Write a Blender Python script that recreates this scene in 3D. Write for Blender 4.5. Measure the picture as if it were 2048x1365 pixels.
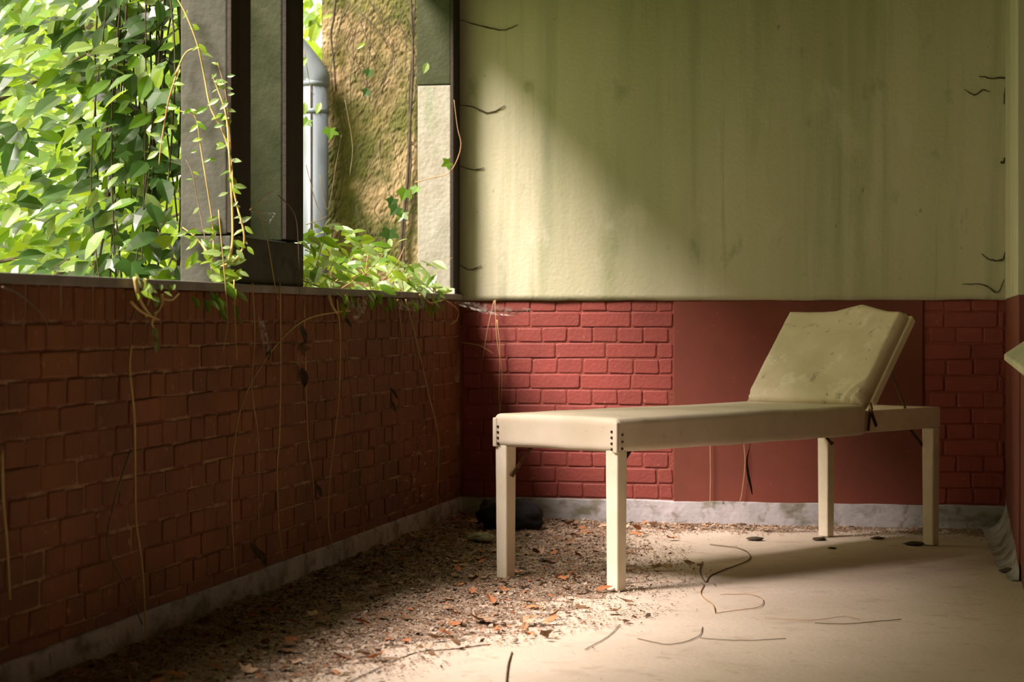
import bpy, bmesh, math, random
from mathutils import Vector, Matrix, noise
R = random.Random(7)
D = bpy.data
C = bpy.context.scene.collection
for o in list(D.objects): D.objects.remove(o)

# ------------------------------------------------------------------ camera
CAM = Vector((2.434, -10.595, 1.015)); YAW = math.radians(11.55); F = 4300.0; HZ = 637.0
cd = D.cameras.new('camera'); cam = D.objects.new('camera', cd); C.objects.link(cam)
cam.location = CAM; cam.rotation_euler = (math.pi/2, 0, YAW)
cd.sensor_width = 36; cd.lens = F/2048*36; cd.shift_y = (HZ-682.5)/2048
cd.clip_start = .05; cd.clip_end = 200
cd.dof.use_dof = True; cd.dof.focus_distance = 8.4; cd.dof.aperture_fstop = 4.0
bpy.context.scene.camera = cam
# ------------------------------------------------------------------ light
w = D.worlds.new('world'); bpy.context.scene.world = w; w.use_nodes = True
bg = w.node_tree.nodes['Background']; bg.inputs[0].default_value = (1.0, .935, .57, 1); bg.inputs[1].default_value = 2.0
sd = D.lights.new('sun', 'SUN'); sun = D.objects.new('sun', sd); C.objects.link(sun)
sd.energy = 10.5; sd.angle = math.radians(24); sd.color = (1, .85, .84)
SUN = Vector((1, 1.0, -1.55)).normalized()
sun.rotation_euler = SUN.to_track_quat('-Z', 'Y').to_euler(); sun.location = (-6, -8, 9)
vs = bpy.context.scene.view_settings
vs.view_transform = 'Standard'; vs.look = 'None'; vs.exposure = 0.45; vs.gamma = 1; vs.use_curve_mapping = False

# ------------------------------------------------------------------ helpers
FW = Vector((-math.sin(YAW), math.cos(YAW), 0)); RT = Vector((math.cos(YAW), math.sin(YAW), 0)); UP = Vector((0, 0, 1))
def ray(px, py): return FW + RT*((px-1024)/F) + UP*((HZ-py)/F)
def at_x(px, py, x): d = ray(px, py); return CAM + d*((x-CAM.x)/d.x)
def at_y(px, py, y): d = ray(px, py); return CAM + d*((y-CAM.y)/d.y)
def at_z(px, py, z=0): d = ray(px, py); return CAM + d*((z-CAM.z)/d.z)

class MB:
    def __init__(s): s.v = []; s.f = []; s.m = []
    def add(s, vs_, fs, mi=0):
        b = len(s.v); s.v += [tuple(p) for p in vs_]
        for f in fs: s.f.append([i+b for i in f]); s.m.append(mi)
        return s
    def box(s, lo, hi, mi=0):
        (a, b, c), (d, e, f) = lo, hi
        return s.add([(a,b,c),(d,b,c),(d,e,c),(a,e,c),(a,b,f),(d,b,f),(d,e,f),(a,e,f)],
              [(0,3,2,1),(4,5,6,7),(0,1,5,4),(1,2,6,5),(2,3,7,6),(3,0,4,7)], mi)
    def tube(s, pts, r, n=6, mi=0, cap=True):
        pts = [Vector(p) for p in pts]; N = len(pts)
        rs = r if isinstance(r, (list, tuple)) else [r]*N
        vs_ = []; u = None
        for i, p in enumerate(pts):
            t = (pts[min(i+1, N-1)] - pts[max(i-1, 0)])
            if t.length < 1e-9: t = Vector((0, 0, 1))
            t.normalize()
            if u is None: u = t.orthogonal().normalized()
            u = (u - t*u.dot(t))
            if u.length < 1e-6: u = t.orthogonal()
            u.normalize(); w_ = t.cross(u)
            for k in range(n):
                a = 2*math.pi*k/n; vs_.append(p + (u*math.cos(a)+w_*math.sin(a))*rs[i])
        fs = []
        for i in range(N-1):
            for k in range(n):
                k2 = (k+1) % n; fs.append((i*n+k, i*n+k2, (i+1)*n+k2, (i+1)*n+k))
        if cap: fs += [tuple(range(n-1, -1, -1)), tuple(range((N-1)*n, N*n))]
        return s.add(vs_, fs, mi)
    def mesh(s, name, mats, smooth=False):
        me = D.meshes.new(name); me.from_pydata(s.v, [], s.f)
        for m in (mats if isinstance(mats, (list, tuple)) else [mats]): me.materials.append(m)
        if any(s.m): me.polygons.foreach_set('material_index', s.m)
        if smooth: me.polygons.foreach_set('use_smooth', [True]*len(me.polygons))
        me.update(); return me
    def build(s, name, mats, parent=None, smooth=False, bevel=0, loc=None):
        me = s.mesh(name, mats, smooth); return put(name, me, parent, bevel, loc)
def put(name, me, parent=None, bevel=0, loc=None, rot=None):
    o = D.objects.new(name, me); C.objects.link(o); o.parent = parent
    if loc is not None: o.location = loc
    if rot is not None: o.rotation_euler = rot
    if bevel:
        b = o.modifiers.new('bevel', 'BEVEL'); b.width = bevel; b.segments = 2; b.limit_method = 'ANGLE'
    return o
def tag(o, label=None, cat=None, group=None, kind=None):
    if label: o['label'] = label
    if cat: o['category'] = cat
    if group: o['group'] = group
    if kind: o['kind'] = kind
    return o
def empty(name, loc=(0,0,0), rz=0):
    o = D.objects.new(name, None); C.objects.link(o); o.location = loc; o.rotation_euler = (0,0,rz); o.empty_display_size = .1
    return o
def cr(pts, k=6):
    """Catmull-Rom through the points"""
    P = [Vector(p) for p in pts]; P = [P[0]*2-P[1]] + P + [P[-1]*2-P[-2]]; out = []
    for i in range(1, len(P)-2):
        a, b, c, d = P[i-1:i+3]
        for j in range(k):
            t = j/k
            out.append(.5*((2*b)+(c-a)*t+(2*a-5*b+4*c-d)*t*t+(3*b-a-3*c+d)*t**3))
    out.append(P[-2]); return out
def fbm(p, s=1.0, o=3): return noise.fractal(Vector(p)*s, 1.0, 2.0, o)

# ------------------------------------------------------------------ materials
def lin(c): return tuple(((x/255)/12.92 if x/255 <= .04045 else ((x/255+.055)/1.055)**2.4) for x in c)
def material(name, c1, c2=None, scale=3, rough=.8, bump=.0, bscale=40, stretch=(1,1,1), c3=None, s3=8, t3=(.58,.7), spec=.3, contrast=(.35,.65), metal=0, randv=0, layers=()):
    m = D.materials.new(name); m.use_nodes = True; nt = m.node_tree; N = nt.nodes; L = nt.links
    p = N['Principled BSDF']; p.inputs['Roughness'].default_value = rough; p.inputs['Specular IOR Level'].default_value = spec
    p.inputs['Metallic'].default_value = metal
    tc = N.new('ShaderNodeTexCoord'); geo = N.new('ShaderNodeNewGeometry')
    mp = N.new('ShaderNodeMapping'); L.new(geo.outputs['Position'], mp.inputs[0]); mp.inputs['Scale'].default_value = stretch
    src = None
    def rgb(c): return (*c, 1)
    def mask(scale_, lo, hi, detail=6, vec=None):
        n = N.new('ShaderNodeTexNoise'); n.inputs['Scale'].default_value = scale_; n.inputs['Detail'].default_value = detail; n.inputs['Roughness'].default_value = .6
        L.new((vec or mp).outputs[0], n.inputs['Vector'])
        r = N.new('ShaderNodeMapRange'); r.inputs['From Min'].default_value = lo; r.inputs['From Max'].default_value = hi
        L.new(n.outputs['Fac'], r.inputs['Value']); return r.outputs[0]
    def mix(fac, a, b):
        x = N.new('ShaderNodeMix'); x.data_type = 'RGBA'
        if isinstance(fac, float): x.inputs['Factor'].default_value = fac
        else: L.new(fac, x.inputs['Factor'])
        for v, k in ((a, 6), (b, 7)):
            if isinstance(v, tuple): x.inputs[k].default_value = rgb(v)
            else: L.new(v, x.inputs[k])
        return x.outputs[2]
    col = c1
    if c2: col = mix(mask(scale, *contrast), c1, c2)
    if c3: col = mix(mask(s3, *t3), col, c3)
    for (c_, sc_, lo_, hi_, st_) in layers:
        mm = N.new('ShaderNodeMapping'); L.new(geo.outputs['Position'], mm.inputs[0]); mm.inputs['Scale'].default_value = st_
        col = mix(mask(sc_, lo_, hi_, 6, mm), col, c_)
    if randv:
        oi = N.new('ShaderNodeObjectInfo'); mr = N.new('ShaderNodeMapRange'); mr.inputs['To Min'].default_value = 1-randv; mr.inputs['To Max'].default_value = 1+randv
        L.new(oi.outputs['Random'], mr.inputs['Value'])
        hs = N.new('ShaderNodeHueSaturation'); L.new(mr.outputs[0], hs.inputs['Value'])
        if isinstance(col, tuple): hs.inputs['Color'].default_value = rgb(col)
        else: L.new(col, hs.inputs['Color'])
        col = hs.outputs[0]
    if isinstance(col, tuple): p.inputs['Base Color'].default_value = rgb(col)
    else: L.new(col, p.inputs['Base Color'])
    if bump:
        n = N.new('ShaderNodeTexNoise'); n.inputs['Scale'].default_value = bscale; n.inputs['Detail'].default_value = 5
        L.new(geo.outputs['Position'], n.inputs['Vector'])
        b = N.new('ShaderNodeBump'); b.inputs['Strength'].default_value = bump; b.inputs['Distance'].default_value = .009
        L.new(n.outputs['Fac'], b.inputs['Height']); L.new(b.outputs[0], p.inputs['Normal'])
    return m
def leaf_material(name, c, t, rough=.34, fac=.42):
    m = D.materials.new(name); m.use_nodes = True; nt = m.node_tree; N = nt.nodes; L = nt.links
    p = N['Principled BSDF']; p.inputs['Roughness'].default_value = rough; p.inputs['Specular IOR Level'].default_value = .6
    geo = N.new('ShaderNodeNewGeometry'); n = N.new('ShaderNodeTexNoise'); n.inputs['Scale'].default_value = 4.0
    L.new(geo.outputs['Position'], n.inputs['Vector'])
    hs = N.new('ShaderNodeHueSaturation'); hs.inputs['Color'].default_value = (*c, 1)
    mr = N.new('ShaderNodeMapRange'); mr.inputs['From Min'].default_value = .3; mr.inputs['From Max'].default_value = .7
    mr.inputs['To Min'].default_value = .65; mr.inputs['To Max'].default_value = 1.4
    L.new(n.outputs['Fac'], mr.inputs['Value']); L.new(mr.outputs[0], hs.inputs['Value']); L.new(hs.outputs[0], p.inputs['Base Color'])
    tr = N.new('ShaderNodeBsdfTranslucent'); tr.inputs['Color'].default_value = (*t, 1)
    mx = N.new('ShaderNodeMixShader'); mx.inputs[0].default_value = fac
    L.new(p.outputs[0], mx.inputs[1]); L.new(tr.outputs[0], mx.inputs[2]); L.new(mx.outputs[0], N['Material Output'].inputs[0])
    return m
def web_material(name):
    m = D.materials.new(name); m.use_nodes = True; nt = m.node_tree; N = nt.nodes; L = nt.links
    p = N['Principled BSDF']; p.inputs['Base Color'].default_value = (.55, .5, .42, 1); p.inputs['Roughness'].default_value = .9
    geo = N.new('ShaderNodeNewGeometry'); n = N.new('ShaderNodeTexNoise'); n.inputs['Scale'].default_value = 38; n.inputs['Detail'].default_value = 6
    L.new(geo.outputs['Position'], n.inputs['Vector'])
    r = N.new('ShaderNodeMapRange'); r.inputs['From Min'].default_value = .40; r.inputs['From Max'].default_value = .72; r.inputs['To Max'].default_value = .75
    L.new(n.outputs['Fac'], r.inputs['Value'])
    t = N.new('ShaderNodeBsdfTransparent'); mx = N.new('ShaderNodeMixShader')
    L.new(r.outputs[0], mx.inputs[0]); L.new(t.outputs[0], mx.inputs[1]); L.new(p.outputs[0], mx.inputs[2]); L.new(mx.outputs[0], N['Material Output'].inputs[0])
    return m

M = {}
M['brick'] = material('red_paint_brick', (.24,.046,.033), (.175,.035,.023), 2.2, .62, .25, 60, c3=(.36,.11,.07), s3=26, t3=(.64,.74), randv=.07, spec=.35)
M['brick_shade'] = material('shaded_red_paint_brick', (.19,.068,.021), (.12,.045,.014), 2.5, .75, .3, 60, c3=(.34,.16,.08), s3=22, t3=(.63,.74), randv=.10, spec=.25)  # same paint as the back wall; left wall's shade put into a browner colour
M['mortar'] = material('painted_mortar', (.24,.055,.036), (.17,.045,.028), 3, .8, .4, 80, spec=.2)
M['mortar_old'] = material('dusty_mortar', (.13,.045,.022), (.30,.19,.10), 5, .9, .4, 70, contrast=(.44,.62), spec=.2)
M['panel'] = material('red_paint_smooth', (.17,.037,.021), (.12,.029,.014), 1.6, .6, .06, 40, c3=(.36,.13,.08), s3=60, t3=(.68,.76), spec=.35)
M['plinth'] = material('grey_plinth_paint', (.40,.37,.36), (.27,.26,.24), 5, .85, .35, 45, c3=(.20,.17,.13), s3=12, t3=(.55,.66), layers=[((.14,.13,.08), 5, .52, .66, (1,1,2)), ((.07,.06,.045), 22, .66, .72, (1,1,.6))])
M['plaster'] = material('pale_green_plaster', (.51,.475,.33), (.395,.385,.235), 1.1, .75, .22, 55, stretch=(1.6,1.6,.16), c3=(.30,.305,.165), s3=2.6, t3=(.54,.74), spec=.25, layers=[((.29,.30,.18), 1.0, .54, .76, (7,7,.3)), ((.27,.28,.165), 1.0, .62, .80, (22,22,.9)), ((.56,.53,.39), 3.0, .60, .78, (1,1,.6)), ((.12,.13,.07), 24, .70, .76, (1,1,.5)), ((.22,.24,.13), 5, .62, .80, (1.4,1,.8))])
M['cement'] = material('weathered_shaded_cement', (.085,.084,.066), (.052,.053,.038), 5, .9, .35, 50, c3=(.032,.036,.018), s3=7, t3=(.55,.7))  # worn cement, base colour darkened further to stand in for shade on the post
M['moss_cement'] = material('mossy_cement', (.050,.056,.026), (.026,.034,.010), 5, .9, .4, 50, c3=(.07,.068,.05), s3=6, t3=(.6,.72))
M['peel'] = material('peeling_paint', (.36,.35,.29), (.24,.22,.16), 4, .85, .5, 45, stretch=(1,1,.5), c3=(.20,.23,.14), s3=5, t3=(.55,.68))
M['ochre'] = material('ochre_roughcast', (.42,.31,.18), (.30,.22,.11), 3, .95, .5, 60, c3=(.085,.09,.022), s3=2.3, t3=(.41,.56), layers=[((.15,.13,.04), 6, .50, .66, (1,1,.6))])
M['dark_wood'] = material('dark_stained_wood', (.040,.030,.020), (.022,.017,.011), 14, .75, .3, 60, stretch=(1,1,.08))
M['sill'] = material('zinc_sill', (.22,.21,.18), (.13,.12,.10), 7, .6, .2, 40, spec=.4)
M['floor'] = material('dusty_concrete', (.56,.47,.36), (.48,.40,.30), 1.3, .85, .25, 45, c3=(.40,.32,.23), s3=5, t3=(.56,.74), spec=.25, layers=[((.25,.19,.13), 32, .68, .74, (1,1,1)), ((.70,.62,.52), 40, .70, .75, (1,1,1)), ((.38,.31,.2), 9, .60, .72, (1,1,1))])
M['ceiling'] = material('ceiling_paint', (.09,.08,.05), (.06,.055,.035), 2, .9)
M['lawn'] = material('lawn', (.10,.16,.03), (.16,.22,.05), 2, 1)
M['vinyl'] = material('cream_vinyl', (.68,.59,.45), (.60,.52,.37), 5, .5, .05, 30, c3=(.45,.37,.22), s3=10, t3=(.63,.78), spec=.35)
M['vinyl_dirty'] = material('stained_cream_vinyl', (.68,.57,.41), (.58,.48,.32), 6, .55, .10, 30, c3=(.30,.25,.16), s3=17, t3=(.60,.72), spec=.35, layers=[((.14,.12,.08), 48, .68, .74, (1,1,1)), ((.80,.74,.58), 7, .60, .75, (1,1,1))])
M['white_paint'] = material('cream_gloss_paint', (.80,.72,.55), (.70,.62,.44), 9, .4, .06, 25, c3=(.45,.37,.2), s3=25, t3=(.69,.76), spec=.45)
M['rust'] = material('rusty_steel', (.16,.07,.035), (.06,.035,.022), 30, .7, .3, 90, metal=.3)
M['black_steel'] = material('dark_steel', (.035,.028,.022), (.06,.04,.025), 30, .6, .2, 90, metal=.4)
M['brass'] = material('tarnished_brass', (.42,.28,.10), (.14,.09,.04), 40, .4, .1, 60, metal=.8)
M['black'] = material('black_sackcloth', (.012,.012,.012), (.02,.02,.019), 9, .85, .5, 30)
M['stone'] = material('pale_stone', (.42,.42,.31), (.26,.27,.18), 30, .9, .4, 60)
M['zinc'] = material('zinc_pipe', (.17,.205,.235), (.115,.14,.16), 5, .5, .06, 30, stretch=(1,1,.3), metal=.15, c3=(.09,.12,.10), s3=6, t3=(.6,.75), spec=.5)
M['soil'] = material('dark_litter_soil', (.25,.18,.12), (.15,.105,.065), 9, 1, .6, 60, c3=(.38,.29,.21), s3=14, t3=(.52,.66))
M['dry1'] = material('dry_leaf_brown', (.24,.13,.065), (.16,.085,.04), 30, .8, randv=.3)
M['dry2'] = material('dry_leaf_tan', (.48,.33,.20), (.36,.23,.13), 30, .8, randv=.25)
M['dry3'] = material('dry_leaf_orange', (.42,.17,.06), (.30,.12,.05), 30, .8, randv=.25)
M['dust'] = material('pale_crumbs', (.45,.36,.26), (.30,.23,.16), 40, .95)
M['dark_bit'] = material('dark_crumbs', (.05,.036,.022), (.09,.065,.04), 40, .95)
M['bark'] = material('bark', (.10,.075,.045), (.05,.04,.025), 20, .9, .5, 60)
M['stem_y'] = material('yellow_stem', (.52,.40,.14), (.40,.28,.10), 12, .6)
M['stem_b'] = material('brown_stem', (.46,.26,.12), (.34,.20,.09), 12, .7)
M['stem_d'] = material('dead_stem', (.20,.15,.085), (.13,.095,.055), 12, .9)
M['leaf1'] = leaf_material('leaf_green', (.072,.165,.012), (.29,.46,.02))
M['leaf2'] = leaf_material('leaf_yellow_green', (.18,.29,.02), (.48,.60,.04))
M['leaf3'] = leaf_material('leaf_dark_green', (.03,.075,.014), (.09,.18,.015), .32, .25)
M['leaf4'] = leaf_material('leaf_grey_green', (.19,.28,.075), (.40,.52,.10), .45, .35)
M['web'] = web_material('dusty_cobweb')
M['glass'] = material('dirty_glass', (.05,.06,.05), None, rough=.15, spec=.5)

# ------------------------------------------------------------------ bricks
def brick_mesh(name, L, H, d, rnd, mat):
    """front of the brick points to -Y; worn, bevelled outline"""
    b = MB(); hx, hz = L/2, H/2
    j = lambda s: rnd.uniform(-s, s)
    c = min(.006, H*.15)
    outl = [(-hx+c,-hz),(hx-c,-hz),(hx,-hz+c),(hx,hz-c),(hx-c,hz),(-hx+c,hz),(-hx,hz-c),(-hx,-hz+c)]
    o1 = [(x+j(.0025), z+j(.0022)) for x, z in outl]
    e = .0042
    o2 = [(x-math.copysign(e, x)+j(.0015), z-math.copysign(e, z)+j(.0012)) for x, z in o1]
    tilt = j(.02); tz = j(.02)
    V = [(x, .012, z) for x, z in o1] + [(x, -d*.45, z) for x, z in o1] + [(x, -d+tilt*x*.5+tz*z*.5, z) for x, z in o2]
    Fs = []
    for k in range(8):
        k2 = (k+1) % 8
        Fs += [(k, k2, 8+k2, 8+k), (8+k, 8+k2, 16+k2, 16+k)]
    Fs.append(tuple(range(16, 24)))
    b.add(V, Fs); return b
def variants(kind, L, H, d, mat, n=5):
    out = []
    for i in range(n):
        b = brick_mesh(kind, L, H, d, R, mat); out.append((b, b.mesh('brick', mat)))
    return out

# ------------------------------------------------------------------ structure
W_ROOM = 2.687; SILL0 = 1.106; SILL1 = 1.135; HC = 3.75; LINTEL = 2.7; YEND = -13.0
def struct(o): o['kind'] = 'structure'; return o
# floor: gently uneven slab
b = MB(); nx, ny = 40, 130
for j in range(ny+1):
    for i in range(nx+1):
        x = -.3 + (W_ROOM+.9)*i/nx; y = YEND + (.3-YEND)*j/ny
        b.v.append((x, y, .003*fbm((x*1.1, y*1.1, 3))-.004))
for j in range(ny):
    for i in range(nx):
        a = j*(nx+1)+i; b.f.append((a, a+1, a+nx+2, a+nx+1)); b.m.append(0)
struct(b.build('floor', M['floor'], smooth=True))
struct(MB().box((-.4, YEND, HC), (3.2, .4, HC+.2)).build('ceiling', M['ceiling']))
struct(MB().box((-.4, YEND-.2, -.1), (3.2, YEND, HC+.2)).build('wall_front', M['panel']))
struct(MB().box((-60, -60, -.65), (-.22, 60, -.6)).build('ground', M['lawn']))

# back wall
wall_back = struct(MB().box((-.2, 0, -.1), (3.2, .35, HC)).build('wall_back', M['mortar']))
# green plaster coat, slightly wavy, its lower edge standing proud of the brick
b = MB(); nx, nz = 90, 90
def pl(x, z): return -.016 - .0028*fbm((x*2.2, 0, z*1.4), 1, 4)
for k in range(nz+1):
    for i in range(nx+1):
        x = W_ROOM*1.02*i/nx - .01; z = SILL0-.002 + .004*fbm((x*5, 2, 0))*(k == 0) + (HC-SILL0)*k/nz
        b.v.append((x, pl(x, z), z))
for k in range(nz):
    for i in range(nx):
        a = k*(nx+1)+i; b.f.append((a, a+1, a+nx+2, a+nx+1)); b.m.append(0)
n0 = len(b.v)
for i in range(nx+1):
    v = b.v[i]; b.v.append((v[0], .01, v[2]))
for i in range(nx): b.f.append((i+1, i, n0+i, n0+i+1)); b.m.append(0)
b.build('plaster', M['plaster'], wall_back, smooth=True)
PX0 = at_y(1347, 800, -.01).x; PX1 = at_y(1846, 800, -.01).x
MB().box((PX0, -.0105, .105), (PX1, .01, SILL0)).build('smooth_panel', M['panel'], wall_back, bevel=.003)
D_B = .0048; PITCH = .0776
bv = {k: variants(k, L, H, D_B, M['brick']) for k, L, H in (('s', .2485, .0705), ('h', .121, .0705), ('st', .2485, .053), ('ht', .121, .053))}
def cut_brick(L, H): bb = brick_mesh('c', L, H, D_B, R, M['brick']); return bb.mesh('brick', M['brick'])
def lay(x0, x1, z, kind, off, H, parent):
    L = .2555 if kind[0] == 's' else .1278
    x = x0 - off
    while x < x1-.004:
        a, c = max(x, x0), min(x+L, x1)
        if c-a > .03:
            me = R.choice(bv[kind])[1] if c-a > L-.001 else cut_brick(c-a-.007, H)
            o = put('brick', me, wall_back, loc=((a+c)/2+R.uniform(-.002,.002), R.uniform(-.0012,.0018), z+R.uniform(-.0015,.0015)))
            o.rotation_euler = (0, R.uniform(-.006,.006), 0)
        x += L
for x0, x1 in ((.012, PX0-.004), (PX1+.004, W_ROOM-.002)):
    lay(x0, x1, 1.0770, 'ht', .03, .052, wall_back)
    for i in range(12):
        z = 1.0475 - PITCH*(i+.5)
        if z < .10: break
        lay(x0, x1, z, 's' if i % 2 == 0 else 'h', [.16, .10, .03, .02][i % 4] , .0705, wall_back)
# plinths
def plinth(name, along, length, at0):
    b = MB(); n = 60; prof = [(.0, .0), (-.019, .0), (-.016, .06), (-.013, .108), (-.009, .113), (.0, .114)]
    for i in range(n+1):
        t = at0 + length*i/n
        for (q, z) in prof:
            q2 = q - (.003*fbm((t*6, z*10, 5)) if q < -.001 else 0); z2 = z + (.004*fbm((t*4, 1, 9)) if z > .1 else 0)
            b.v.append((t, q2, z2) if along == 'x' else (-q2, t, z2))
    m = len(prof)
    for i in range(n):
        for k in range(m-1):
            a = i*m+k; q = (a, a+1, a+m+1, a+m) if along != 'x' else (a, a+m, a+m+1, a+1)
            b.f.append(q); b.m.append(0)
    return struct(b.build(name, M['plinth'], smooth=False))
plinth('baseboard_back', 'x', W_ROOM, 0)
plinth('baseboard_left', 'y', -YEND, YEND)

# left wall: parapet core with bricks, sill, posts
wall_left = struct(MB().box((-.18, YEND, -.6), (0, .0, SILL0)).build('wall_left', M['mortar_old']))
YB = -5.35                                     # nearer than this the wall leaves the frame
lv = {k: variants(k, L, H, D_B, M['brick_shade']) for k, L, H in (('s', .248, .070), ('h', .1195, .070), ('r', .069, .098), ('q', .247, .036))}
spots = []
y = -.004
while y > -7.2: spots.append((y-.0388, (SILL0+1.005)/2, 'r')); y -= .0776
for i in range(12):
    z = 1.003 - PITCH*(i+.5); kind = 'h' if i % 2 == 0 else 's'; L = .1278 if kind == 'h' else .2555
    y = -.004 + [.03, .0, .05, .128][i % 4]
    while y > -7.2: spots.append((y-L/2, z, kind)); y -= L
spots = [s for s in spots if s[1] > .1 and s[0] < -.03]
vis = sorted([s for s in spots if s[0] > YB], key=lambda s: s[0])
objs, rest = vis[:300], vis[300:] + [s for s in spots if s[0] <= YB]
for (y, z, k) in objs:
    o = put('brick', R.choice(lv[k])[1], wall_left, loc=(R.uniform(-.003,.0025), y+R.uniform(-.003,.003), z+R.uniform(-.002,.002)))
    o.rotation_euler = (0, 0, math.pi/2)
b = MB()
for (y, z, k) in rest:
    s = R.choice(lv[k])[0]; dx, dz = R.uniform(-.003,.0025), R.uniform(-.002,.002)
    b.add([(-p[1]+dx, p[0]+y, p[2]+z+dz) for p in s.v], s.f)
tag(b.build('brick_rest', M['brick_shade'], wall_left), kind='stuff')
# sill slab in pieces is one continuous ledge
MB().box((-.24, YEND, SILL0), (.024, -.0, SILL1)).build('sill', M['sill'], wall_left, bevel=.004)
BAY = 3.375
for k in range(4):
    y0 = -3.535 - BAY*k
    if y0 < YEND: break
    for ya, yb, mt in ((y0, y0+.215, 'cement'), (y0+.625, y0+.845, 'moss_cement')):
        MB().box((-.18, ya, 1.305), (-.012, yb, LINTEL)).build('post', M[mt], wall_left, bevel=.006)
        MB().box((-.012, ya+.002, 1.31), (.004, yb-.002, LINTEL)).build('casing', M['dark_wood'], wall_left, bevel=.002)
    MB().box((-.18, y0-.004, SILL1), (.004, y0+.849, 1.30)).build('base_block', M['cement'], wall_left, bevel=.006)
MB().box((-.18, -.16, SILL1), (-.012, 0, 2.178)).build('post', M['peel'], wall_left, bevel=.004)
MB().box((-.184, -.163, 2.182), (-.012, 0, LINTEL)).build('post', M['moss_cement'], wall_left, bevel=.004)
MB().box((-.012, -.162, SILL1), (.004, -.02, LINTEL)).build('casing', M['dark_wood'], wall_left, bevel=.002)
MB().box((-.2, YEND, LINTEL), (.0, 0, HC)).build('lintel', M['plaster'], wall_left)
fl = MB().box((-.17, -.172, SILL1+.002), (.012, -.161, SILL1+.028)).build('flashing', M['white_paint'], wall_left, bevel=.002)
for i in range(4):
    MB().tube([(-.14+i*.045, -.1715, SILL1+.019), (-.14+i*.045, -.1745, SILL1+.019)], .004, 8).build('nail', M['black_steel'], fl)

# right wall: pier by the back corner, then a parapet with sloping sill under a window
wall_right = struct(MB().box((W_ROOM, -1.97, SILL0), (W_ROOM+.3, .0, HC)).build('wall_right', M['plaster'], bevel=.004))
MB().box((W_ROOM+.003, -1.967, 0), (W_ROOM+.3, .0, SILL0)).build('red_dado', M['panel'], wall_right, bevel=.004)
MB().box((W_ROOM+.012, YEND, 0), (W_ROOM+.28, -1.972, .86)).build('parapet', M['panel'], wall_right)
b = MB(); ya, yb = -6.0, -2.06
prof = [(2.634, .852), (2.634, .876), (2.75, .955), (2.97, .97), (2.97, .86), (2.70, .852)]
b.add([(x, ya, z) for x, z in prof]+[(x, yb, z) for x, z in prof], [(0,6,7,1),(1,7,8,2),(2,8,9,3),(3,9,10,4),(4,10,11,5),(5,11,6,0),(0,1,2,3,4,5),(11,10,9,8,7,6)])
b.build('sloping_sill', M['plaster'], wall_right, bevel=.004)
MB().box((W_ROOM+.012, YEND, .86), (W_ROOM+.3, -6.0, HC)).build('wall_section', M['panel'], wall_right)
MB().box((W_ROOM+.012, -6.0, 2.9), (W_ROOM+.3, -1.97, HC)).build('window_head', M['plaster'], wall_right)
win = struct(MB().box((W_ROOM+.24, -6.0, .96), (W_ROOM+.27, -5.94, 2.9)).box((W_ROOM+.24, -2.03, .96), (W_ROOM+.27, -1.97, 2.9))
    .box((W_ROOM+.24, -5.94, .96), (W_ROOM+.27, -2.03, 1.03)).box((W_ROOM+.24, -5.94, 2.83), (W_ROOM+.27, -2.03, 2.9)).box((W_ROOM+.24, -4.02, 1.03), (W_ROOM+.27, -3.95, 2.83)).build('window_1', M['dark_wood']))
for ya, yb in ((-5.94, -4.02), (-3.95, -2.03)):
    MB().box((W_ROOM+.253, ya, 1.03), (W_ROOM+.258, yb, 2.83)).build('pane', M['glass'], win)
struct(MB().box((W_ROOM+.3, YEND, 0), (W_ROOM+.32, .0, HC)).build('wall_inner', M['dark_wood']))
# plaster cove at the foot of the right wall
b = MB(); n = 30; prof = [(math.sin(a), math.cos(a)) for a in [math.pi/2*k/6 for k in range(7)]]
for i in range(n+1):
    y = -2.05 + 2.05*i/n; r = .028 + .085*max(0, (y+2.05)/2.05)**.5 + .012*fbm((0, y*3, 1))
    for s, c in prof: b.v.append((W_ROOM+.004 - r*(1-s), y, r*1.25*(1-c)))
for i in range(n):
    for k in range(6):
        a = i*7+k; b.f.append((a, a+7, a+8, a+1)); b.m.append(0)
b.f += [tuple(range(7))+(len(b.v),)]; b.m.append(0); b.v.append((W_ROOM+.004, -2.05, 0))
struct(b.build('baseboard_right', M['plinth'], smooth=True))

# wing wall outside with roughcast
b = MB(); nx, nz = 76, 260; x0, x1, z0, z1 = -.72, -.17, -.6, 3.4
def rc(x, z):
    return .005*noise.noise(Vector((x*30, 7, z*30))) + .006*noise.noise(Vector((x*80, 3, z*80)))
for k in range(nz+1):
    for i in range(nx+1):
        x = x0+(x1-x0)*i/nx; z = z0+(z1-z0)*k/nz; b.v.append((x, -.02-rc(x, z), z))
for k in range(nz):
    for i in range(nx):
        a = k*(nx+1)+i; b.f.append((a, a+1, a+nx+2, a+nx+1)); b.m.append(0)
b.box((x0+.004, -.012, z0), (x1, .35, z1))
struct(b.build('wall_outside', M['ochre']))

# ------------------------------------------------------------------ examination couch
ang = math.atan2(.856, .517); LT, WT = 2.26, .63
T = empty('examination_couch', (1.537, -1.584, 0), ang)
tag(T, 'cream upholstered examination couch with raised headrest and four square legs', 'couch')
hx, hy = LT/2, WT/2; HINGE = .533
# wooden frame
b = MB()
b.box((-hx+.012, -hy+.006, .525), (hx, -hy+.028, .618)).box((-hx+.012, hy-.028, .525), (hx, hy-.006, .618))
b.box((-hx+.012, -hy+.028, .525), (-hx+.034, hy-.028, .618)).box((hx-.022, -hy+.028, .525), (hx, hy-.028, .618))
b.box((HINGE-.02, -hy+.028, .54), (HINGE+.01, hy-.028, .61)).box((-hx+.034, -hy+.028, .596), (HINGE-.02, hy-.028, .612))
fr = b.build('frame', M['white_paint'], T, bevel=.004)
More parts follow.
